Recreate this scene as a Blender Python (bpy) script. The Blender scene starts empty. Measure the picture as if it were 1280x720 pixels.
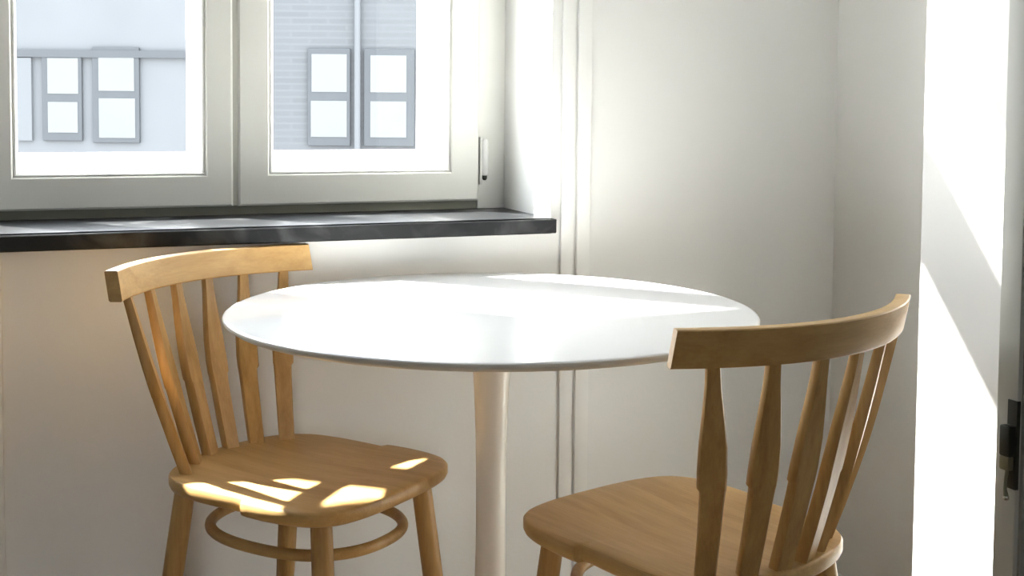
import bpy, bmesh, math, random
from mathutils import Vector, Matrix
random.seed(4)
C = bpy.context.scene.collection
PI = math.pi

# ------------------------------------------------------------------ materials
def new_mat(name):
    m = bpy.data.materials.new(name); m.use_nodes = True
    nt = m.node_tree; b = nt.nodes['Principled BSDF']
    return m, nt, b

def mat_plain(name, col, rough=0.5, metal=0.0, var=0.03, scale=6.0, bump=0.0, bscale=60.0, coat=0.0, spec=0.5):
    m, nt, b = new_mat(name)
    tc = nt.nodes.new('ShaderNodeTexCoord'); nz = nt.nodes.new('ShaderNodeTexNoise')
    nz.inputs['Scale'].default_value = scale; nz.inputs['Detail'].default_value = 4
    nt.links.new(tc.outputs['Object'], nz.inputs['Vector'])
    cr = nt.nodes.new('ShaderNodeValToRGB')
    cr.color_ramp.elements[0].position = 0.3; cr.color_ramp.elements[1].position = 0.7
    cr.color_ramp.elements[0].color = tuple(c*(1-var) for c in col)+(1,)
    cr.color_ramp.elements[1].color = tuple(min(1, c*(1+var)) for c in col)+(1,)
    nt.links.new(nz.outputs['Fac'], cr.inputs['Fac']); nt.links.new(cr.outputs['Color'], b.inputs['Base Color'])
    b.inputs['Roughness'].default_value = rough; b.inputs['Metallic'].default_value = metal
    b.inputs['Specular IOR Level'].default_value = spec
    b.inputs['Coat Weight'].default_value = coat
    if bump:
        n2 = nt.nodes.new('ShaderNodeTexNoise'); n2.inputs['Scale'].default_value = bscale
        bp = nt.nodes.new('ShaderNodeBump'); bp.inputs['Strength'].default_value = bump; bp.inputs['Distance'].default_value = 0.002
        nt.links.new(tc.outputs['Object'], n2.inputs['Vector']); nt.links.new(n2.outputs['Fac'], bp.inputs['Height'])
        nt.links.new(bp.outputs['Normal'], b.inputs['Normal'])
    return m

def mat_wood(name, light, dark, stretch=(1.2, 14, 14), rough=0.42):
    m, nt, b = new_mat(name)
    tc = nt.nodes.new('ShaderNodeTexCoord'); mp = nt.nodes.new('ShaderNodeMapping')
    mp.inputs['Scale'].default_value = stretch
    nt.links.new(tc.outputs['Object'], mp.inputs['Vector'])
    nz = nt.nodes.new('ShaderNodeTexNoise'); nz.inputs['Scale'].default_value = 3; nz.inputs['Detail'].default_value = 8
    nz.inputs['Distortion'].default_value = 0.6
    nt.links.new(mp.outputs['Vector'], nz.inputs['Vector'])
    fine = nt.nodes.new('ShaderNodeTexNoise'); fine.inputs['Scale'].default_value = 22; fine.inputs['Detail'].default_value = 3
    nt.links.new(mp.outputs['Vector'], fine.inputs['Vector'])
    mx = nt.nodes.new('ShaderNodeMath'); mx.operation = 'MULTIPLY_ADD'; mx.inputs[1].default_value = 0.35
    nt.links.new(fine.outputs['Fac'], mx.inputs[0]); nt.links.new(nz.outputs['Fac'], mx.inputs[2])
    cr = nt.nodes.new('ShaderNodeValToRGB')
    cr.color_ramp.elements[0].position = 0.45; cr.color_ramp.elements[1].position = 0.85
    cr.color_ramp.elements[0].color = dark+(1,); cr.color_ramp.elements[1].color = light+(1,)
    nt.links.new(mx.outputs[0], cr.inputs['Fac']); nt.links.new(cr.outputs['Color'], b.inputs['Base Color'])
    b.inputs['Roughness'].default_value = rough
    bp = nt.nodes.new('ShaderNodeBump'); bp.inputs['Strength'].default_value = 0.12; bp.inputs['Distance'].default_value = 0.001
    nt.links.new(fine.outputs['Fac'], bp.inputs['Height']); nt.links.new(bp.outputs['Normal'], b.inputs['Normal'])
    return m

def mat_glass(name, tint=(1, 1, 1)):
    m, nt, b = new_mat(name); nt.nodes.remove(b)
    out = [n for n in nt.nodes if n.type == 'OUTPUT_MATERIAL'][0]
    tr = nt.nodes.new('ShaderNodeBsdfTransparent'); tr.inputs['Color'].default_value = tint+(1,)
    gl = nt.nodes.new('ShaderNodeBsdfGlossy'); gl.inputs['Roughness'].default_value = 0.01
    lw = nt.nodes.new('ShaderNodeLayerWeight'); lw.inputs['Blend'].default_value = 0.5
    pw = nt.nodes.new('ShaderNodeMath'); pw.operation = 'POWER'; pw.inputs[1].default_value = 4.0
    nt.links.new(lw.outputs['Facing'], pw.inputs[0])
    fr = nt.nodes.new('ShaderNodeMath'); fr.operation = 'MULTIPLY_ADD'; fr.inputs[1].default_value = 0.5; fr.inputs[2].default_value = 0.03
    nt.links.new(pw.outputs[0], fr.inputs[0])
    mx = nt.nodes.new('ShaderNodeMixShader')
    nt.links.new(fr.outputs[0], mx.inputs['Fac']); nt.links.new(tr.outputs[0], mx.inputs[1]); nt.links.new(gl.outputs[0], mx.inputs[2])
    nt.links.new(mx.outputs[0], out.inputs['Surface'])
    return m

def mat_stone(name):
    m, nt, b = new_mat(name)
    tc = nt.nodes.new('ShaderNodeTexCoord')
    nz = nt.nodes.new('ShaderNodeTexNoise'); nz.inputs['Scale'].default_value = 9; nz.inputs['Detail'].default_value = 9
    nz.inputs['Distortion'].default_value = 1.6
    nt.links.new(tc.outputs['Object'], nz.inputs['Vector'])
    cr = nt.nodes.new('ShaderNodeValToRGB')
    cr.color_ramp.elements[0].position = 0.5; cr.color_ramp.elements[1].position = 0.75
    cr.color_ramp.elements[0].color = (0.013, 0.014, 0.016, 1); cr.color_ramp.elements[1].color = (0.060, 0.063, 0.066, 1)
    nt.links.new(nz.outputs['Fac'], cr.inputs['Fac']); nt.links.new(cr.outputs['Color'], b.inputs['Base Color'])
    b.inputs['Roughness'].default_value = 0.36; b.inputs['Specular IOR Level'].default_value = 0.22
    return m

def mat_siding(name, a, bcol, board=0.075):
    m, nt, b = new_mat(name)
    tc = nt.nodes.new('ShaderNodeTexCoord'); br = nt.nodes.new('ShaderNodeTexBrick')
    mp = nt.nodes.new('ShaderNodeMapping'); mp.inputs['Rotation'].default_value = (PI/2, 0, 0)
    nt.links.new(tc.outputs['Object'], mp.inputs['Vector']); nt.links.new(mp.outputs['Vector'], br.inputs['Vector'])
    br.inputs['Color1'].default_value = a+(1,); br.inputs['Color2'].default_value = tuple(c*0.93 for c in a)+(1,)
    br.inputs['Mortar'].default_value = bcol+(1,)
    br.inputs['Scale'].default_value = 1.0; br.inputs['Brick Width'].default_value = 0.42; br.inputs['Row Height'].default_value = board
    br.inputs['Mortar Size'].default_value = 0.012
    nt.links.new(br.outputs['Color'], b.inputs['Base Color']); b.inputs['Roughness'].default_value = 0.85; b.inputs['Specular IOR Level'].default_value = 0.05
    return m

M = dict(
    wall=mat_plain('wall_paint', (0.80, 0.80, 0.785), 0.75, var=0.012, scale=2, bump=0.12, bscale=90),
    dusk=mat_plain('bounce_cut_dark', (0.20, 0.19, 0.17), 0.8, var=0.02, scale=2),  # unseen walls made dark to cut bounce onto the chairs
    strip=mat_plain('meeting_strip_paint', (0.48, 0.48, 0.43), 0.5),
    added_blind=mat_plain('added_blind_cloth', (0.7, 0.7, 0.66), 0.8, var=0.02),
    trim=mat_plain('trim_paint', (0.82, 0.82, 0.80), 0.45, var=0.01),
    frame=mat_plain('window_paint', (0.74, 0.74, 0.70), 0.38, var=0.012, scale=5),
    gap_shade=mat_plain('gap_shade_grey', (0.20, 0.20, 0.16), 0.6),  # shade in the gap under the sashes, as a colour
    outer=mat_plain('outer_white', (0.85, 0.85, 0.83), 0.5, var=0.01),
    glass=mat_glass('pane_glass', (0.97, 0.985, 0.99)),
    stone=mat_stone('black_stone'),
    metal=mat_plain('hinge_metal', (0.55, 0.55, 0.52), 0.35, 0.4),
    darkmetal=mat_plain('latch_dark', (0.030, 0.031, 0.024), 0.4, 0.5),
    bronze=mat_plain('latch_bronze', (0.20, 0.20, 0.14), 0.3, 0.6),
    chrome=mat_plain('latch_tip', (0.6, 0.6, 0.55), 0.25, 0.8),
    door=mat_plain('door_grey', (0.46, 0.46, 0.41), 0.45, var=0.02),
    doorface=mat_plain('door_face', (0.28, 0.28, 0.24), 0.5, var=0.02),
    top=mat_plain('tabletop_white', (0.84, 0.85, 0.86), 0.16, var=0.004, scale=3, spec=0.5, coat=0.3),
    edge=mat_plain('tabletop_edge', (0.66, 0.63, 0.56), 0.4, var=0.01),
    stem=mat_plain('pedestal_white', (0.86, 0.83, 0.77), 0.25, var=0.006),
    oak=mat_wood('oak', (0.57, 0.365, 0.15), (0.43, 0.255, 0.088)),
    oakv=mat_wood('oak_vertical', (0.53, 0.33, 0.13), (0.36, 0.205, 0.067), (14, 14, 1.2)),
    oaky=mat_wood('oak_cross', (0.57, 0.365, 0.15), (0.43, 0.255, 0.088), (14, 1.4, 14)),
    floor=mat_wood('floor_boards', (0.30, 0.21, 0.125), (0.22, 0.15, 0.085), (6, 1, 6), 0.4),
    facade=mat_siding('facade_brick', (0.060, 0.063, 0.066), (0.064, 0.067, 0.070)),
    fac_light=mat_plain('facade_pale', (0.075, 0.079, 0.083), 0.9, spec=0.05, var=0.03, scale=1.5),
    fac_frame=mat_plain('facade_window_paint', (0.043, 0.046, 0.049), 0.7, spec=0.05),
    fac_pane=mat_plain('facade_sky_reflection', (0.092, 0.096, 0.096), 0.6, spec=0.05, var=0.02, scale=2),  # sky reflection in the panes put into their colour
    ground=mat_plain('street', (0.25, 0.25, 0.25), 0.9, var=0.1, scale=0.5),
)

# ------------------------------------------------------------------ helpers
def link(name, bm, mats, parent=None, smooth=True, angle=35):
    me = bpy.data.meshes.new(name)
    bmesh.ops.recalc_face_normals(bm, faces=bm.faces)
    bm.to_mesh(me); bm.free()
    o = bpy.data.objects.new(name, me); C.objects.link(o)
    for m in (mats if isinstance(mats, (list, tuple)) else [mats]): me.materials.append(m)
    if smooth:
        for p in me.polygons: p.use_smooth = True
        me.set_sharp_from_angle(angle=math.radians(angle))
    if parent: o.parent = parent
    return o

def struct(o): o['kind'] = 'structure'; return o

def empty(name, loc=(0, 0, 0), rz=0, label=None, cat=None, group=None, kind=None):
    o = bpy.data.objects.new(name, None); C.objects.link(o); o.location = loc; o.rotation_euler = (0, 0, rz)
    o.empty_display_size = 0.05
    if label: o['label'] = label
    if cat: o['category'] = cat
    if group: o['group'] = group
    if kind: o['kind'] = kind
    return o

def box(bm, x0, x1, y0, y1, z0, z1, bev=0.0, seg=2):
    r = bmesh.ops.create_cube(bm, size=1.0)
    vs = r['verts']
    for v in vs:
        v.co = Vector(((x0+x1)/2+v.co.x*(x1-x0), (y0+y1)/2+v.co.y*(y1-y0), (z0+z1)/2+v.co.z*(z1-z0)))
    if bev:
        es = list({e for v in vs for e in v.link_edges})
        bmesh.ops.bevel(bm, geom=es, offset=bev, segments=seg, profile=0.6, affect='EDGES')
    return bm

def boxes(*a, bev=0.0):
    bm = bmesh.new()
    for b in a: box(bm, *b, bev=bev)
    return bm

def rect_frame(bm, x0, x1, z0, z1, wl, wr, wb, wt, y0, y1, ch=0.0):
    """mitred rectangular frame in the XZ plane, depth y0 (room side)..y1; ch = chamfer of the inner room-side edge"""
    def ring(a, b, c, d, y): return [bm.verts.new((a, y, c)), bm.verts.new((b, y, c)), bm.verts.new((b, y, d)), bm.verts.new((a, y, d))]
    ix0, ix1, iz0, iz1 = x0+wl, x1-wr, z0+wb, z1-wt
    rs = [ring(x0, x1, z0, z1, y1), ring(x0, x1, z0, z1, y0+0.004), ring(x0+.004, x1-.004, z0+.004, z1-.004, y0),
          ring(ix0-ch, ix1+ch, iz0-ch, iz1+ch, y0), ring(ix0, ix1, iz0, iz1, y0+ch), ring(ix0, ix1, iz0, iz1, y1)]
    for a, b in zip(rs, rs[1:]+rs[:1]):
        for i in range(4):
            j = (i+1) % 4
            bm.faces.new((a[i], a[j], b[j], b[i]))
    return bm

def lathe(bm, prof, seg=64, cap=True):
    rings = []
    for r, z in prof:
        if r < 1e-6: rings.append([bm.verts.new((0, 0, z))])
        else: rings.append([bm.verts.new((r*math.cos(2*PI*i/seg), r*math.sin(2*PI*i/seg), z)) for i in range(seg)])
    for a, b in zip(rings, rings[1:]):
        for i in range(seg):
            j = (i+1) % seg
            if len(a) == 1: bm.faces.new((a[0], b[j], b[i]))
            elif len(b) == 1: bm.faces.new((a[i], a[j], b[0]))
            else: bm.faces.new((a[i], a[j], b[j], b[i]))
    return bm

def tube(bm, pts, rad, seg=14, closed=False, squash=1.0):
    pts = [Vector(p) for p in pts]; n = len(pts); rings = []
    up = Vector((0, 0, 1))
    for i, p in enumerate(pts):
        if closed: t = (pts[(i+1) % n]-pts[i-1]).normalized()
        else: t = (pts[min(i+1, n-1)]-pts[max(i-1, 0)]).normalized()
        ref = up if abs(t.dot(up)) < 0.9 else Vector((1, 0, 0))
        a = t.cross(ref).normalized(); b = a.cross(t).normalized()
        r = rad[i] if isinstance(rad, (list, tuple)) else rad
        rings.append([bm.verts.new(p+a*r*squash*math.cos(2*PI*k/seg)+b*r*math.sin(2*PI*k/seg)) for k in range(seg)])
    m = n if closed else n-1
    for i in range(m):
        A, B = rings[i], rings[(i+1) % n]
        for k in range(seg): bm.faces.new((A[k], A[(k+1) % seg], B[(k+1) % seg], B[k]))
    if not closed:
        bm.faces.new(rings[0]); bm.faces.new(rings[-1])
    return bm

def catmull(pts, n=8, closed=False):
    out = []; m = len(pts); P = [Vector(p) for p in pts]
    for i in range(m if closed else m-1):
        p0 = P[(i-1) % m] if closed or i > 0 else P[0]; p1 = P[i]; p2 = P[(i+1) % m]
        p3 = P[(i+2) % m] if closed or i < m-2 else P[-1]
        for k in range(n):
            t = k/n
            out.append(0.5*((2*p1)+(-p0+p2)*t+(2*p0-5*p1+4*p2-p3)*t*t+(-p0+3*p1-3*p2+p3)*t**3))
    if not closed: out.append(P[-1])
    return out

# ------------------------------------------------------------------ room
YW = 2.20          # room face of the window wall
XR = 1.65          # right wall next to the corner
XC = 1.435         # face of the projecting part of the right wall
YC = 1.674
CE = 2.65
XL, YB = -2.6, -3.4
RX0, RX1 = -0.76, 0.976   # window reveal
ZS = 0.834                # top of the sill
ZH = 2.27                 # window head

bm = boxes((XL, XR+.3, YB, YW+.3, -0.12, 0))
struct(link('floor', bm, M['floor'], smooth=False))
struct(link('ceiling', boxes((XL, XR+.3, .6, YW+.3, CE, CE+.12)), M['wall'], smooth=False))
struct(link('ceiling_dark', boxes((XL, XR+.3, YB-.2, .6, CE, CE+.12)), M['dusk'], smooth=False))  # unseen rear part, darkened to cut bounce light
# window wall with its opening (0.3 m thick)
bm = boxes((XL, RX0, YW, YW+.3, 0, CE), (RX1, XR+.3, YW, YW+.3, 0, CE),
           (RX0, RX1, YW, YW+.3, 0, ZS-.03), (RX0, RX1, YW, YW+.3, ZH, CE))
struct(link('wall_window', bm, M['wall'], smooth=False))
# right wall: set back beside the corner, then the projecting part
bm = bmesh.new()
box(bm, XR, XR+.3, YC, YW, 0, CE)
box(bm, XC, XR+.3, 1.0, YC, 0, CE, bev=0.004)
struct(link('wall_right', bm, M['wall'], smooth=True))
struct(link('wall_right_dark', boxes((XC, XR+.3, YB, 1.0, 0, CE)), M['dusk'], smooth=False))  # unseen stretch split off and darkened to cut bounce light
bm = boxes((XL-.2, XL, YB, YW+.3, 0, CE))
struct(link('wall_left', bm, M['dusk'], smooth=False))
# back wall; window opening added far behind the camera for fill light
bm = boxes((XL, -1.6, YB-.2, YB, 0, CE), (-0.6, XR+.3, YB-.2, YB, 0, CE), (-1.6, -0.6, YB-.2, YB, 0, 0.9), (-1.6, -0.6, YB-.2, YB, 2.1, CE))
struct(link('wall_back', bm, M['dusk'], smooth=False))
w2 = empty('fill_window', (-1.1, YB-.1, 0.9), kind='structure')  # unseen window added to fill the room with sky light
bm = bmesh.new(); rect_frame(bm, -.5, .5, 0, 1.2, .06, .06, .06, .06, -.03, .04, .006)
box(bm, -.03, .03, -.03, .04, .06, 1.14); link('window_frame', bm, M['frame'], w2, smooth=False)
bm = boxes((-.44, .44, 0.0, .006, .06, 1.14)); link('glass_pane', bm, M['glass'], w2, smooth=False)

# skirting boards
struct(link('baseboard_window', boxes((XL, XR, YW-.014, YW, 0, .045), bev=.003), M['trim']))
bm = boxes((XR-.014, XR, YC, YW-.014, 0, .045), (XC-.014, XC, 1.13, YC, 0, .045), bev=.003)
struct(link('baseboard_right', bm, M['trim']))

# two flat vertical strips covering the joint beside the window
bm = boxes((.9965, 1.0245, YW-.007, YW, .09, CE), (1.0300, 1.0590, YW-.009, YW, .09, CE), bev=.0025)
struct(link('trim_1', bm, M['trim']))
# casing board at the far left
struct(link('trim_2', boxes((-.085, -.022, YW-.018, YW, .09, ZS-.04), bev=.003), M['trim']))

# ------------------------------------------------------------------ window_1
w1 = empty('window_1', (0, 0, 0), kind='structure')
YF = 2.445                              # room side of the fixed frame
GX = 0.403                              # meeting line of the two casements
TB, TT = 1.85, 1.93                     # transom
bm = bmesh.new()
box(bm, .914, RX1, YF, YF+.06, ZS, ZH, bev=.003)                 # right stile
box(bm, RX0, -.70, YF, YF+.06, ZS, ZH, bev=.003)                # left stile
box(bm, -.09, -.02, YF+.03, YF+.07, ZS, TB)
box(bm, -.70, .914, YF+.018, YF+.07, ZS-.03, .868)              # bottom rail, set back
box(bm, RX0, RX1, YF+.0, YF+.12, TB, TT, bev=.003)               # transom
box(bm, RX0, RX1, YF, YF+.06, ZH-.03, ZH)
box(bm, GX-.03, GX+.03, YF+.03, YF+.07, ZS, TB)                  # rebate behind the meeting line
link('window_frame', bm, M['frame'], w1)
link('gap_shade_strip', boxes((-.70, .914, YF+.004, YF+.018, ZS, .8545)), M['gap_shade'], w1, smooth=False)  # dark strip; shade of the recessed gap put into its colour
link('meeting_strip', boxes((GX-.0049, GX+.0049, 2.4345, YF+.03, .853, TB)), M['strip'], w1, smooth=False)
# added unseen panel closing the upper left light to keep sun off the door
link('sun_block_panel', boxes((RX0, GX+.03, YF+.01, YF+.05, TT, ZH)), M['frame'], w1, smooth=False)

def casement(name, x0, x1, px0, px1):
    """hinged inner sash; px = sight size of its glass"""
    z0, z1 = .852, TB
    pz0, pz1 = .922, TB-.05
    s = link(name, rect_frame(bmesh.new(), x0, x1, z0, z1, px0-x0-.009, x1-px1-.009, pz0-z0-.008, z1-pz1-.008, 2.43, 2.475, .003), M['frame'], w1, angle=30)
    link('glazing_bead', rect_frame(bmesh.new(), px0-.0105, px1+.0105, pz0-.0095, pz1+.0095, .0105, .0105, .0095, .0095, 2.4335, 2.452, .004), M['trim'], s, angle=30)
    link('glass_pane', boxes((px0-.004, px1+.004, 2.4515, 2.4555, pz0-.004, pz1+.004)), M['glass'], s, smooth=False)
    return s
casement('casement', -.052, GX-.005, .007, .336)
casement('casement', GX+.005, .912, .478, .8395)

casement('casement', -.698, -.060, -.625, -.105)  # third casement added out of view to let sun onto the seat
link('added_blind', boxes((-.66, -.08, 2.405, 2.408, 1.345, 2.2), (-.665, -.075, 2.400, 2.413, 1.33, 1.347)), M['added_blind'], w1, smooth=False)  # unseen, added to trim the sun coming through the third casement
# deep white outer window behind the casements: box lining, sloping sill, outer stiles
def outer_box(x0, x1, xs, zb):
    y0, y1 = 2.476, 2.60
    bm = bmesh.new()
    box(bm, x1, x1+.014, y0, y1, .868, TB)                     # right lining
    box(bm, xs, x1, y1-.028, y1, .868, TB, bev=.002)           # outer right stile
    box(bm, x0, xs, y1-.0275, y1, .868, zb, bev=.002)           # outer bottom rail
    # sloping bottom board
    vs = [bm.verts.new(p) for p in ((x0, y0, .913), (x1, y0, .913), (x1, y1-.028, zb-.012), (x0, y1-.028, zb-.012),
                                    (x0, y0, .868), (x1, y0, .868), (x1, y1-.028, .868), (x0, y1-.028, .868))]
    for f in ((0, 1, 2, 3), (4, 5, 6, 7), (0, 1, 5, 4), (1, 2, 6, 5), (2, 3, 7, 6), (3, 0, 4, 7)): bm.faces.new([vs[i] for i in f])
    link('outer_sash', bm, M['outer'], w1, smooth=False)
outer_box(-.008, .343, .3305, .953)
outer_box(.468, .848, .826, .955)
# upper right light
bm = bmesh.new(); rect_frame(bm, GX+.03, .93, TT, ZH-.03, .03, .03, .03, .03, 2.45, 2.49, .004)
link('upper_light', bm, M['frame'], w1, smooth=False)

# hinge on the right
hg = link('hinge', tube(bmesh.new(), [(.926, 2.434, .905), (.926, 2.434, .912), (.926, 2.434, .976), (.926, 2.434, .982)], [.005, .0082, .0082, .0055], 16), M['trim'], w1)
bm = boxes((.9145, .9195, 2.43, 2.447, .886, .986), bev=.001); link('hinge_leaf', bm, M['metal'], hg)
link('hinge_screw', tube(bmesh.new(), [(.926, 2.434, .895), (.926, 2.434, .899), (.926, 2.434, .905)], [.003, .0055, .005], 12), M['darkmetal'], hg)

# black stone sill with its end cut at a slant
bm = bmesh.new()
prof = [(2.169, ZS-.002), (2.171, ZS), (2.47, ZS), (2.47, ZS-.0275), (2.172, ZS-.0275), (2.169, ZS-.025)]
def sill_ring(x, dx):
    return [bm.verts.new((x-(dx if z < ZS-.01 else 0), y, z)) for y, z in prof]
a = sill_ring(RX0, 0); b = sill_ring(RX1-.0005, .0); 
for i in range(6): bm.faces.new((a[i], a[(i+1) % 6], b[(i+1) % 6], b[i]))
bm.faces.new(a); bm.faces.new(b[::-1])
# nosing that runs on in front of the wall, slanted end
prof2 = [(2.166, ZS-.002), (2.168, ZS), (2.199, ZS), (2.199, ZS-.0275), (2.169, ZS-.0275), (2.166, ZS-.025)]
prof = prof2
a = sill_ring(-.8, 0); b = sill_ring(.9745, .010)
for i in range(6): bm.faces.new((a[i], a[(i+1) % 6], b[(i+1) % 6], b[i]))
bm.faces.new(a); bm.faces.new(b[::-1])
sl = link('window_sill', bm, M['stone'], w1, smooth=False); sl['label'] = 'black stone sill'

# ------------------------------------------------------------------ door edge at the right
DX, D0, D1 = 1.0795, 1.0835, 1.119
d1 = empty('door_1', (1.23, 1.1, 0), kind='structure')
def dl(bm, name, m, parent=d1, **k):
    bmesh.ops.translate(bm, verts=bm.verts, vec=(-1.23, -1.1, 0)); return link(name, bm, m, parent, **k)
dl(boxes((DX, XC-.016, D0+.003, D1, 0.005, 2.1), bev=.002), 'door_leaf', M['door'])
dl(boxes((DX+.006, XC-.02, D0-.002, D0+.003, 0.01, 2.095), bev=.001), 'face_panel', M['doorface'])
lt = dl(boxes((DX-.0015, DX+.004, D0+.002, D0+.017, .610, .715), bev=.0007), 'latch', M['darkmetal'])
dl(boxes((DX-.012, DX, D0+.003, D0+.0185, .649, .686), bev=.003), 'latch_block', M['darkmetal'], lt)
dl(boxes((DX-.010, DX, D0+.005, D0+.020, .632, .6495), bev=.003), 'latch_keeper', M['bronze'], lt)
dl(tube(bmesh.new(), [(DX-.006, D0+.010, .634), (DX-.0075, D0+.0105, .622), (DX-.008, D0+.0105, .610), (DX-.0065, D0+.010, .601)], [.0022, .002, .0022, .0032], 12), 'latch_lever', M['bronze'], lt)
bm = bmesh.new(); bmesh.ops.create_uvsphere(bm, u_segments=14, v_segments=10, radius=.0038)
bmesh.ops.translate(bm, verts=bm.verts, vec=(DX-.0065, D0+.010, .600)); dl(bm, 'lever_tip', M['chrome'], lt)

# ------------------------------------------------------------------ table
TX, TY, TR, TZ = .6846, 1.7622, .408, .74
tb = empty('pedestal_table', (TX, TY, 0), 0, 'round white pedestal table standing between the two wooden chairs', 'table')
prof = [(0, TZ), (TR-.006, TZ), (TR-.003, TZ-.0006), (TR-.001, TZ-.002)]
prof2 = [(TR-.001, TZ-.002), (TR, TZ-.004), (TR-.0005, TZ-.0075), (TR-.008, TZ-.0125), (TR-.03, TZ-.0165), (TR-.06, TZ-.018), (0, TZ-.018)]
tt = link('tabletop', lathe(bmesh.new(), prof, 128), M['top'], tb)
bm = lathe(bmesh.new(), [(0, TZ-.001)]+prof2[:1]+prof2[1:], 128)
link('tabletop_edge', bm, M['edge'], tt, angle=50)
pp = [(0, .001), (.225, .001), (.227, .005), (.220, .009), (.16, .014), (.10, .022), (.066, .040), (.048, .075), (.037, .13), (.029, .20), (.0245, .31),
      (.0230, .38), (.0232, .46), (.0245, .54), (.0268, .60), (.0295, .645), (.0335, .68), (.0385, .70), (.046, .712), (.060, .7195), (.075, .7225), (0, .7225)]
pp = [pp[0], pp[1]]+[tuple(v) for v in [(p.x, p.y) for p in catmull([(a, b, 0) for a, b in pp[1:-1]], 4)]][1:]+[pp[-1]]
link('pedestal', lathe(bmesh.new(), pp, 64), M['stem'], tb, angle=45)

# ------------------------------------------------------------------ chairs
SEAT = [(.209, 0), (.208, .05), (.203, .10), (.190, .143), (.165, .170), (.130, .184), (.085, .190), (.045, .190), (.034, .1885), (.030, .177),
        (.018, .1765), (-.03, .1785), (-.08, .1775), (-.125, .170), (-.160, .150), (-.183, .120), (-.197, .080), (-.205, .040), (-.207, 0)]
KS, KZ = .95, 1.0548*.05      # size of the chairs
def sized(bm):
    for v in bm.verts: v.co = Vector((v.co.x*KS, v.co.y*KS, v.co.z*KS+KZ))
    return bm
def seat_bm():
    half = [Vector((x, y, 0)) for x, y in SEAT]
    # smooth the long curves, keep the step sharp
    a = catmull([Vector((.208, -.05, 0))]+half[:8], 6)[6:]
    b = half[8:10]
    c = catmull(half[10:]+[Vector((-.205, -.040, 0))], 6)
    c = c[:-6]
    L = a+b+c
    full = L+[Vector((p.x, -p.y, 0)) for p in reversed(L[1:-1])]
    bm = bmesh.new(); rings = []
    def dish(x, y, s):            # saddle hollow
        return -.009*max(0, 1-((x+.02)/.17)**2)*max(0, 1-(y/.165)**2)
    levels = [(.0, 'top'), (.2, 'top'), (.4, 'top'), (.6, 'top'), (.8, 'top'), (.93, 'top'), (.975, 'top')]
    for s, _ in levels[1:]:
        rings.append([bm.verts.new((p.x*s, p.y*s, .45+dish(p.x*s, p.y*s, s)-(0.0008 if s > .97 else 0))) for p in full])
    for off, z in ((.0022, .4485), (0, .4455), (0, .434), (.0025, .428), (.008, .4245)):
        rings.append([bm.verts.new((p.x*(1-off/.2), p.y*(1-off/.2), z)) for p in full])
    n = len(full)
    for A, B in zip(rings, rings[1:]):
        for i in range(n): bm.faces.new((A[i], A[(i+1) % n], B[(i+1) % n], B[i]))
    c0 = bm.verts.new((0, 0, .45-.009))
    for i in range(n): bm.faces.new((c0, rings[0][i], rings[0][(i+1) % n]))
    bm.faces.new(rings[-1][::-1])
    return bm

RA, RS, RB, RZ = .2335, .077, .272, .788      # top rail: half chord, sagitta, rear offset, top height
def rail_p(t): return Vector((-RB+RS*t*t, RA*t, 0))
def rail_bm():
    bm = bmesh.new(); n = 48; rings = []
    lean = Vector((.20, 0, 1)).normalized()
    for i in range(n+1):
        t = -1+2*i/n; p = rail_p(t); d = (rail_p(t+.01)-rail_p(t-.01)).normalized()
        nrm = Vector((d.y, -d.x, 0))       # outward / inward
        th, h = .0105, .047
        sec = []
        for u, v in ((-1, 0), (-.82, .03), (.82, .03), (1, 0), (1, -.95), (.82, -1), (-.82, -1), (-1, -.95)):
            q = p+nrm*(u*th)+Vector((-.22*(v*h), 0, v*h))
            # the lean carries the lower edge forward
            sec.append(bm.verts.new((q.x, q.y, RZ+q.z)))
        rings.append(sec)
    for A, B in zip(rings, rings[1:]):
        for k in range(8): bm.faces.new((A[k], A[(k+1) % 8], B[(k+1) % 8], B[k]))
    bm.faces.new(rings[0]); bm.faces.new(rings[-1][::-1])
    return bm

def spindle_bm(t):
    tt_ = t*.80
    top = rail_p(tt_)+Vector((.0095, 0, RZ-.042)); d = rail_p(tt_+.01)-rail_p(tt_-.01); d = Vector((d.x*1.5, d.y, 0)).normalized()
    bot = Vector((-.190+.044*t*t, .121*t, .438))
    bd = Vector((.088*t/ .121, 1, 0)); bd = Vector((.044*2*t*1.6, .121, 0)).normalized()
    s = 1 if t > 0 else -1
    prof = [(0, .0085, .0085), (.1, .0098, .0098), (.22, .0135, .0135), (.36, .0175, .0175), (.48, .0190, .0185), (.545, .0188, .0180),
            (.560, .0152, .0172), (.62, .0148, .0160), (.8, .0144, .0148), (1, .0138, .0138)]
    bm = bmesh.new(); rings = []
    for f, wo, wi in prof:
        c = top.lerp(bot, f); c.x -= .010*math.sin(PI*f)*0.6
        dd = d.lerp(bd, f).normalized(); nn = Vector((dd.y, -dd.x, 0)); th = .0065+.0030*math.sin(PI*min(1, f*1.1)*.5)
        a, b = (wo, wi) if s > 0 else (wi, wo)
        ring = []
        for u, v in ((1, -.6), (.86, -1), (-.86, -1), (-1, -.6), (-1, .6), (-.86, 1), (.86, 1), (1, .6)):
            w = a if u > 0 else b
            ring.append(bm.verts.new(c+dd*(u*w)+nn*(v*th)))
        rings.append(ring)
    for A, B in zip(rings, rings[1:]):
        for k in range(8): bm.faces.new((A[k], A[(k+1) % 8], B[(k+1) % 8], B[k]))
    bm.faces.new(rings[0]); bm.faces.new(rings[-1][::-1])
    return bm

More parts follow.
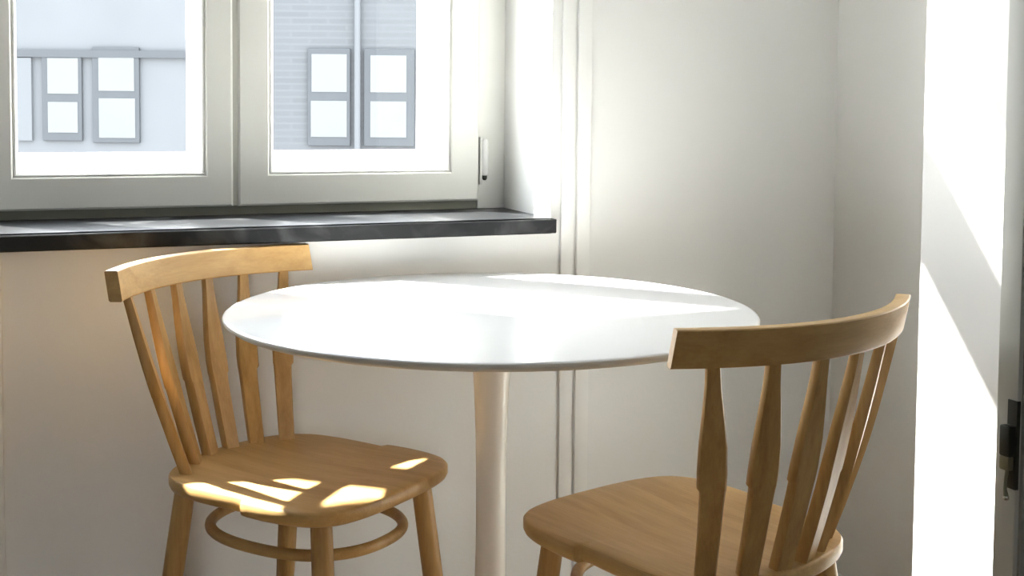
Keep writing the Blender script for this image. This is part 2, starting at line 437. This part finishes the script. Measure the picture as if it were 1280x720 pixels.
def leg_bm(x, y, fx, fy):
    a = Vector((x, y, .436)); b = Vector((fx, fy, -KZ/KS))
    pts = [a.lerp(b, f) for f in (0, .08, .25, .45, .7, .9, .995, 1)]
    return tube(bmesh.new(), pts, [.0165, .0168, .0172, .0170, .0152, .0132, .0122, .0105], 20)

def make_chair(loc, yaw, label, group):
    r = empty('dining_chair', (loc[0], loc[1], 0), math.radians(yaw), label, 'chair', group)
    link('seat', sized(seat_bm()), M['oak'], r, angle=40)
    link('top_rail', sized(rail_bm()), M['oaky'], r, angle=40)
    for k in range(6): link('spindle', sized(spindle_bm((k-2.5)/2.5)), M['oakv'], r, angle=50)
    for x, y, fx, fy in ((.142, .128, .195, .165), (.142, -.128, .195, -.165), (-.142, .128, -.205, .165), (-.142, -.128, -.205, -.165)):
        link('leg', sized(leg_bm(x, y, fx, fy)), M['oakv'], r, angle=60)
    pts = []
    for i in range(72):
        a = 2*PI*i/72; ca, sa = math.cos(a), math.sin(a); e = 2/2.35
        pts.append((.004+.162*math.copysign(abs(ca)**e, ca), .134*math.copysign(abs(sa)**e, sa), .356))
    link('hoop_stretcher', sized(tube(bmesh.new(), pts, .0092, 14, closed=True)), M['oak'], r, angle=60)
    return r

c1 = make_chair((.4205, 1.896), -53.3, 'light wooden spindle-back chair under the window, left of the table, facing us', 'wooden spindle-back dining chairs')
def copy_tree(o, loc, yaw, label):
    r = o.copy(); C.objects.link(r); r.location = (loc[0], loc[1], 0); r.rotation_euler = (0, 0, math.radians(yaw)); r['label'] = label
    for ch in o.children:
        k = ch.copy(); C.objects.link(k); k.parent = r
    return r
c2 = copy_tree(c1, (.852, 1.449), 106.6, 'wooden spindle-back chair seen from behind, right of the table, with strongly curved top rail')

# ------------------------------------------------------------------ outside
g = struct(link('ground', boxes((-40, 40, 2.7, 60, -6.2, -6)), M['ground'], smooth=False))
th = math.radians(22.1114); D = 14.0; S = D/1534.6
bd = empty('building', (D*math.sin(th), D*math.cos(th), -6), -th,
           'grey brick building with white paned windows seen through the window', 'building')
HZ = 131.3
def fx(px): return (px-640)*S
def fz(py): return 1.0548+6+(HZ-py)*S
def fl(bm, name, m, parent=bd, **k): return link(name, bm, m, parent, **k)
wins = [(59, 108, 70, 180, (66, 104, 78, 122), (66, 103, 132, 170)), (121, 179, 64, 182, (129, 173, 70, 118), (129, 174, 127, 176)),
        (385, 438, 63, 184, (390, 434, 70, 117), (389, 434, 128, 173)), (455, 518, 63, 184, (463, 508, 71, 117), (463, 508, 128, 173))]
bm = boxes((fx(-1200), fx(1900), 0, 6, 0, fz(-95)))
fl(bm, 'facade_wall', M['facade'], smooth=False)
fl(boxes((fx(-300), fx(310), -.10, .0, 2, fz(-95))), 'pale_bay', M['fac_light'], smooth=False)  # paler slab; haze behind the left pane put into its colour
fl(boxes((fx(-200), fx(312), -.16, -.10, fz(77), fz(68))), 'string_course', M['fac_frame'], smooth=False)
fl(boxes((fx(25), fx(46), -.15, -.10, fz(180), fz(78))), 'pilaster', M['fac_light'], smooth=False)
for n, (a, b, t, u, p1, p2) in enumerate(wins):
    off = -.10 if n < 2 else 0.0
    bm = boxes((fx(a), fx(b), off-.05, off, fz(u), fz(t)), bev=.01)
    f = fl(bm, 'window', M['fac_frame'], smooth=False)
    for q in (p1, p2):
        fl(boxes((fx(q[0]), fx(q[1]), off-.056, off-.03, fz(q[3]), fz(q[2])), bev=.004), 'pane', M['fac_pane'], f, smooth=False)
# further windows of the same building, seen only from other positions
for px in (570, 640, 760, 830, -60, -130):
    off = -.10 if px < 300 else 0
    f = fl(boxes((fx(px), fx(px+55), off-.05, off, fz(184), fz(63)), bev=.01), 'window', M['fac_frame'], smooth=False)
    for t, u in ((71, 117), (128, 173)):
        fl(boxes((fx(px+6), fx(px+49), off-.056, off-.03, fz(u), fz(t)), bev=.004), 'pane', M['fac_pane'], f, smooth=False)
dp = fl(tube(bmesh.new(), [(fx(447), -.06, 2), (fx(447), -.06, fz(-95))], .035, 10), 'drainpipe', M['fac_light'])

# ------------------------------------------------------------------ light
SD = Vector((.713, -.82, -.984)).normalized()
sun = bpy.data.lights.new('sun', 'SUN'); sun.energy = 11.5; sun.angle = math.radians(1.2); sun.color = (1.0, .955, .88)
so = bpy.data.objects.new('sun', sun); C.objects.link(so); so.rotation_euler = SD.to_track_quat('-Z', 'Y').to_euler(); so.location = (-4, 8, 8)

w = bpy.data.worlds.new('sky'); bpy.context.scene.world = w; w.use_nodes = True
nt = w.node_tree; bg = nt.nodes['Background']
tc = nt.nodes.new('ShaderNodeTexCoord'); sp = nt.nodes.new('ShaderNodeSeparateXYZ'); cr = nt.nodes.new('ShaderNodeValToRGB')
nt.links.new(tc.outputs['Generated'], sp.inputs[0]); nt.links.new(sp.outputs['Z'], cr.inputs['Fac'])
cr.color_ramp.elements[0].position = 0.0; cr.color_ramp.elements[0].color = (0.98, 0.985, 1.0, 1)
cr.color_ramp.elements[1].position = 1.0; cr.color_ramp.elements[1].color = (0.84, 0.91, 1.0, 1)
nt.links.new(cr.outputs['Color'], bg.inputs['Color']); bg.inputs['Strength'].default_value = 2.5

# ------------------------------------------------------------------ camera
cam = bpy.data.cameras.new('camera'); co = bpy.data.objects.new('camera', cam); C.objects.link(co)
p, ro, f = math.radians(3.151), .008158, 1534.6
F = Vector((math.sin(th)*math.cos(p), math.cos(th)*math.cos(p), -math.sin(p)))
R0 = Vector((math.cos(th), -math.sin(th), 0)); U0 = R0.cross(F)
R = R0*math.cos(ro)+U0*math.sin(ro); U = U0*math.cos(ro)-R0*math.sin(ro)
co.matrix_world = Matrix(((R.x, U.x, -F.x, 0), (R.y, U.y, -F.y, 0), (R.z, U.z, -F.z, 1.0548), (0, 0, 0, 1)))
cam.sensor_width = 36; cam.lens = f*36/1280; cam.shift_y = -(360-215.79)/1280
cam.clip_start = .02
sc = bpy.context.scene; sc.camera = co
sc.view_settings.view_transform = 'Standard'; sc.view_settings.look = 'None'
sc.view_settings.gamma = 1; sc.view_settings.use_curve_mapping = False; sc.view_settings.exposure = 2.5
sc.cycles.use_denoising = True
sc.cycles.max_bounces = 10; sc.cycles.diffuse_bounces = 7; sc.cycles.sample_clamp_indirect = 8
